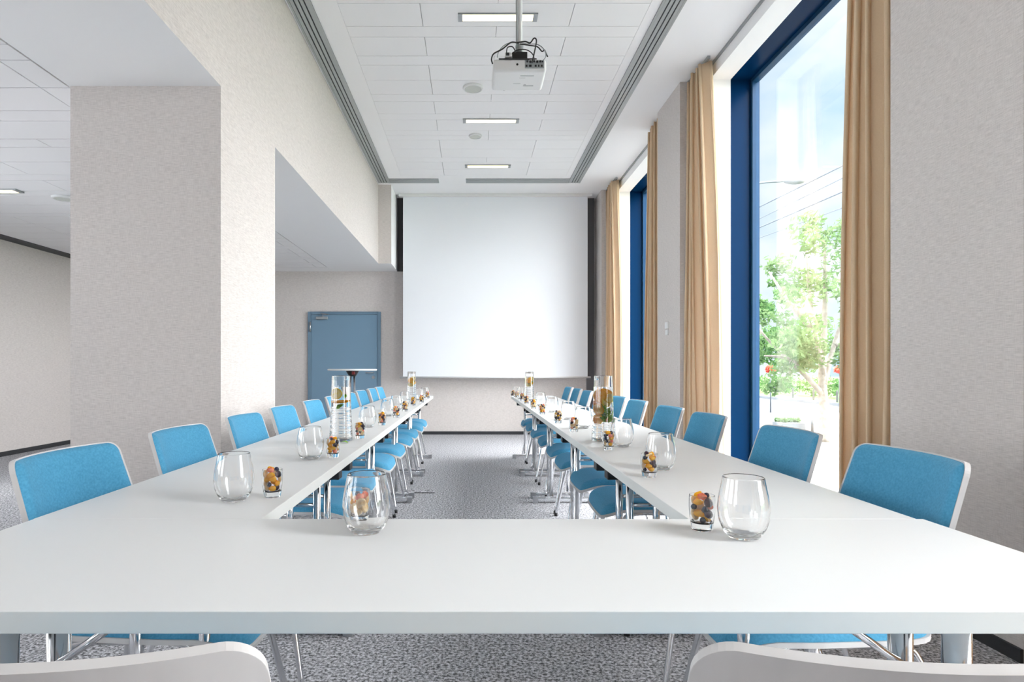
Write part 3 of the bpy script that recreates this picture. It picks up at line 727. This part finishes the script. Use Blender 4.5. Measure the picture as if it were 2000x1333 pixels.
for side, nf, px, py in CAR:
    x, y = FY(px, py); y = 2.74 if nf == 'near' else 6.16; x = (px-921)*y/1170
    cn = '%s %s carafe' % (nf, side)
    place(kp, x, y, 'tall ribbed glass carafe of fruit water, %s one on the %s table arm' % (nf, side), 'carafe', 'glass carafes of fruit water')
    lv = .246
    wt = MB().lathe([(0, .0085), (.0435, .0088)] + [(rin(z)+.0003, z) for z in [.013+(lv-.013)*i/10 for i in range(11)]] + [(0, lv)], 40).obj('water', M['water'])
    wt.location = (x, y, TZ); tag(wt, 'clear water inside the %s' % cn, 'water')
    P = lambda a, b, c: (x+a, y+b, TZ+c)
    toc = math.atan2(-x, y)   # turn faces towards the aisle
    if side == 'right' and nf == 'near':
        g = 'orange slices in the %s' % cn
        for q, (a, b, c, rr_, rot) in enumerate([(-.018, -.018, .205, .030, (PI/2-.1, .2, -.5)), (.006, -.006, .212, .028, (PI/2-.5, .1, .3)), (.010, .018, .19, .027, (PI/2, 0, .9)),
                                  (-.020, -.010, .145, .026, (PI/2+.3, .3, -.8)), (-.012, .012, .16, .026, (.9, .4, 0)), (-.022, -.008, .098, .022, (PI/2-.2, .2, -.6)), (.004, .010, .105, .024, (1.0, .2, .5))]):
            citrus('orange_slice', M['oslice'], M['orslice'], rr_, rot, P(a, b, c), 'orange slice floating in the %s' % cn, 'orange slice', g)
        for (a, b, c, rot) in [(.020, -.022, .195, (PI/2-.15, 0, .25)), (.006, -.022, .175, (PI/2-.2, .9, .5))]:
            citrus('lemon_slice', M['lslice'], M['rind'], .022, rot, P(a, b, c), 'pale lemon slice floating in the %s' % cn, 'lemon slice', 'lemon slices in the %s' % cn)
        rr = random.Random(4)
        for q in range(22):
            a = rr.uniform(-1, 1)
            mint(P(.012+.022*rr.uniform(-1, 1), -.018+.018*rr.uniform(-1, .8), .125+.036*rr.uniform(-1, 1)), (rr.uniform(.6, 2.2), rr.uniform(-.8, .8), rr.uniform(-1.2, 1.2)), rr.uniform(.65, 1.0), 'green mint leaf in the bunch inside the %s' % cn, 'mint leaves in the %s' % cn)
    elif side == 'left' and nf == 'near':
        citrus('lemon_slice', M['lslice'], M['rind'], .025, (PI/2, 0, -.2), P(-.014, -.022, .215), 'yellow lemon slice standing in the %s' % cn, 'lemon slice')
        citrus('orange_slice', M['oslice'], M['orslice'], .034, (.10, -.05, 0), P(.0, -.004, .178), 'orange slice lying flat in the %s' % cn, 'orange slice')
        mint(P(.0, -.03, .158), (.9, .7, -.9), 1.0, 'long green mint leaf under the orange slice in the %s' % cn)
        mint(P(.020, -.015, .205), (1.2, .3, .5), .6, 'small green mint leaf beside the lemon slice in the %s' % cn)
    else:
        col = (M['oslice'], M['orslice'])
        citrus('orange_slice', *col, .028, (PI/2, 0, .2), P(-.004, -.02, .205), 'orange slice high in the %s' % cn, 'orange slice', 'orange slices in the %s' % cn)
        citrus('orange_slice', *col, .028, (PI/2-.4, .3, .6), P(.002, .008, .185), 'orange slice high in the %s' % cn, 'orange slice', 'orange slices in the %s' % cn)
        citrus('lemon_slice', M['lslice'], M['rind'], .024, (PI/2+.3, 0, -.4), P(-.006, -.012, .165), 'lemon slice in the %s' % cn, 'lemon slice', 'lemon slices in the %s' % cn)
        citrus('lemon_slice', M['lslice'], M['rind'], .022, (PI/2, .2, .5), P(.014, -.01, .222), 'lemon slice in the %s' % cn, 'lemon slice', 'lemon slices in the %s' % cn)
        mint(P(.022, -.018, .195), (1.2, .3, .5), .7, 'green mint leaf in the %s' % cn)
lx, ly = FY(673, 866)
mint((lx, ly, TZ+.0065), (.1, 0, 1.45), .95, 'bright green mint leaf lying on the left table arm by the near carafe')

# ------------------------------------------------------------------ cocktail table by the door
ck = empty('cocktail_table', (-1.69, 8.5, 0)); tag(ck, 'round high standing table with thin white top in front of the door', 'cocktail table')
MB().lathe([(0, 1.038), (.335, 1.038), (.345, 1.043), (.345, 1.058), (.335, 1.063), (0, 1.063)], 48).obj('tabletop', M['table'], ck)
MB().lathe([(.02, .955), (.05, .96), (.09, 1.03), (.09, 1.0375), (.02, 1.0375)], 24).obj('hub', M['black'], ck)
B(.01, .05, -.10, -.06, .985, 1.025).obj('release_lever', mat('dark_red_lever', (.25, .03, .03), .4), ck, bevel=.004)
for a in (-.028, .028): MB().tube([(a, 0, .04), (a, 0, .97)], .014, 14).obj('pole', M['chrome'], ck)
for k in range(4):
    a = PI/4+k*PI/2; MB().tube([(.02*math.cos(a), .02*math.sin(a), .05), (.30*math.cos(a), .30*math.sin(a), .018)], .013, 10).obj('foot', M['chrome'], ck)

# ------------------------------------------------------------------ outside
GZ = -.6
struct(B(2.62, 9.2, -30, 90, GZ-.2, GZ).obj('ground_pavement', M['pave']), 'pale pavement outside the windows')
struct(B(9.2, 17.3, -30, 90, GZ-.3, GZ-.10).obj('ground_road', M['road']), 'pale grey road outside')
struct(B(17.3, 70, -30, 120, GZ-.2, GZ+.02).obj('ground_lawn', M['grass']), 'green lawn beyond the road')
struct(B(17.15, 17.32, -30, 90, GZ-.3, GZ+.04).obj('trim_6', M['concrete']), 'pale kerb beyond the road')
def foliage(m, cs, n, size, rr):
    for _ in range(n):
        c, rad = cs[rr.randrange(len(cs))]
        d = Vector((rr.gauss(0, 1), rr.gauss(0, 1), rr.gauss(0, 1))).normalized()*rad*rr.uniform(.25, 1)**.6
        d.z *= .8; p = Vector(c)+d
        a = Vector((rr.gauss(0, 1), rr.gauss(0, 1), rr.gauss(0, 1))).normalized(); b = a.orthogonal().normalized()
        s = size*rr.uniform(.6, 1.3); a *= s; b *= s*.5
        m.add([p-a, p-b, p+a, p+b], [(0, 1, 2, 3)])
def tree(x, y, h, trunk_r, limbs, clusters, nleaf, size, leafm, seed, label, name='street_tree', z0=GZ):
    t = empty(name, (x, y, z0)); tag(t, label, 'tree', 'trees outside the window'); rr = random.Random(seed)
    tk = MB(); tk.tube(spl([(0, 0, 0), (.03, 0, h*.12), (-.02, .02, h*.27), (.0, 0, h*.45), (.04, .0, h*.7), (.02, 0, h*.92)], 4), trunk_r, 10, r2=trunk_r*.2)
    for l in limbs: tk.tube(spl(l, 4), trunk_r*.55, 8, r2=trunk_r*.12)
    tk.obj('trunk', M['bark'], t)
    m = MB(); foliage(m, clusters, nleaf, size, rr); m.obj('foliage', leafm, t, merge=False)
rr = random.Random(31)
lim = [[(0, 0, 1.05), (-.55, 0, 1.65), (-1.1, .1, 2.2), (-1.7, .1, 2.9)], [(0, 0, 1.3), (.3, .1, 2.2), (.55, 0, 3.2), (.6, 0, 3.9)],
       [(0, 0, 1.5), (-.25, -.1, 2.5), (-.35, 0, 3.6), (-.4, 0, 4.4)], [(-.55, 0, 1.65), (-.95, -.2, 1.9), (-1.5, -.3, 1.95)], [(-.3, 0, 2.6), (-.8, 0, 3.2), (-1.2, .1, 3.9)], [(.3, .1, 2.2), (.8, .2, 2.7), (1.1, .2, 3.3)]]
cs = []
for q in range(46):
    z = rr.uniform(1.7, 4.9); wx = 1.35*math.sin(PI*min(1, (z-1.0)/4.4))**.7
    cs.append(((rr.uniform(-wx*1.2, wx), rr.uniform(-wx, wx), z), rr.uniform(.22, .42)))
cs += [((-.25, 0, 5.05), .3), ((.25, 0, 4.75), .32), ((-1.0, 0, 1.55), .34), ((-1.1, .1, 1.25), .25)]
tree(8.05, 13.7, 5.0, .13, lim, cs, 5200, .075, M['leafA'], 5, 'young pale green street tree with forked trunk outside the near window')
cs2 = []
for q in range(40):
    z = rr.uniform(2.0, 5.4); wx = 1.7*math.sin(PI*min(1, (z-1.2)/4.8))**.7
    cs2.append(((rr.uniform(-wx, wx), rr.uniform(-wx, wx), z), rr.uniform(.3, .5)))
tree(10.2, 23.0, 5.9, .13, lim, cs2, 5000, .10, M['leafB'], 6, 'darker green street tree half hidden by the blue window jamb')
for q, (x, y, h, lab) in enumerate([(24, 30, 6.5, 'far round park tree beyond the road, nearest of the park trees'), (27, 38, 7.5, 'taller far park tree beyond the road'), (25, 47, 6, 'far park tree beyond the road, toward the left window edge'), (36, 50, 8, 'farthest large park tree beyond the road')]):
    c4 = [((rr.uniform(-2.0, 2.0), rr.uniform(-2.0, 2.0), rr.uniform(h*.3, h*.85)), rr.uniform(.7, 1.1)) for _ in range(26)]
    tree(x, y, h, .2, [], c4, 3000, .2, M['leafA'] if q % 2 else M['leafB'], 40+q, lab, 'park_tree')
hd = MB(); foliage(hd, [((19.8+rr.uniform(-.5, .5), yy, .35), .75) for yy in [14+.8*i for i in range(60)]], 9000, .12, rr)
h_ = hd.obj('hedge', M['leafB'], merge=False); h_.location = (0, 0, GZ+.3); tag(h_, 'low clipped green hedge along the lawn across the road', 'hedge')
for k in range(12):
    yy = 19+2.0*k
    p_ = MB().lathe([(0, 0), (.05, 0), (.05, .5), (.03, .58), (0, .6)], 10).obj('bollard', M['dgrey']); p_.location = (17.7, yy, GZ+.02)
    tag(p_, 'small dark bollard on the lawn edge across the road', 'bollard', 'dark bollards along the far kerb')
pl = empty('street_planter', (8.1, 15.3, GZ)); tag(pl, 'grey concrete planter box with low plants on the pavement', 'planter')
B(-.30, .30, -.25, .25, 0, .30).obj('box', M['concrete'], pl, bevel=.02)
m = MB(); foliage(m, [((rr.uniform(-.2, .2), rr.uniform(-.15, .15), .34), .09) for _ in range(8)], 500, .04, rr); m.obj('plants', M['leafA'], pl, merge=False)
b_ = MB().tube([(0, 0, 0), (0, 0, .55)], .035, 12).obj('bollard', M['lampgrey']); b_.location = (8.68, 15.25, GZ); tag(b_, 'grey steel bollard beside the planter', 'bollard')
for k, (px, pz, yy) in enumerate([(1505, 722, 24), (1640, 722, 24)]):
    x = (px-921)*yy/1170
    s_ = empty('flower_basket', (x, yy, GZ)); tag(s_, 'red flowers on a post across the road, %s one' % ('left', 'right')[k], 'flowers', 'red flower posts')
    MB().tube([(0, 0, -.1 if x < 17.3 else .02), (0, 0, 1.55)], .03, 8).obj('post', M['lampgrey'], s_)
    m = MB(); foliage(m, [((0, 0, 1.63), .2)], 350, .06, rr); m.obj('blooms', M['red'], s_, merge=False)
sl = empty('street_lamp', (8.95, 20, GZ)); tag(sl, 'grey street lamp arm reaching over the road', 'street lamp')
hz = 1.07+366*20/1170-GZ
MB().tube([(0, 0, 0), (0, 0, hz-.75)], .09, 14, r2=.06).obj('pole', M['lampgrey'], sl)
MB().tube(spl([(0, 0, hz-.8), (.12, 0, hz-.35), (.6, 0, hz-.08), (1.5, 0, hz+.0)], 6), .035, 10).obj('arm', M['lampgrey'], sl)
ld_ = blob(.36, 9, 10, 16, 0, (1, .38, .30)).obj('lamp_head', M['concrete'], sl); ld_.location = (1.82, 0, hz)
for k, (za, zb) in enumerate([(6.69, 6.53), (6.27, 6.20), (5.97, 5.83), (5.61, 5.39)]):
    s = (za-zb)/(21-15.9)
    c = MB().tube([(10, yy, zb+s*(yy-15.9)) for yy in (-25, 0, 20, 45, 85)], .012 if k in (1, 3) else .022, 6).obj('overhead_cable', M['wire'])
    tag(c, ['topmost overhead cable across the sky outside', 'thin second overhead cable from the top', 'thick third overhead cable from the top', 'lowest thin overhead cable above the tree'][k], 'cable', 'overhead street cables')
# roof storeys above, so that the building reads as a building and shades its own front
struct(B(-6.2, 2.62, YN-.3, YB+.3, 4.12, 5.4).obj('wall_upper', M['concrete']), 'upper storeys of the building')
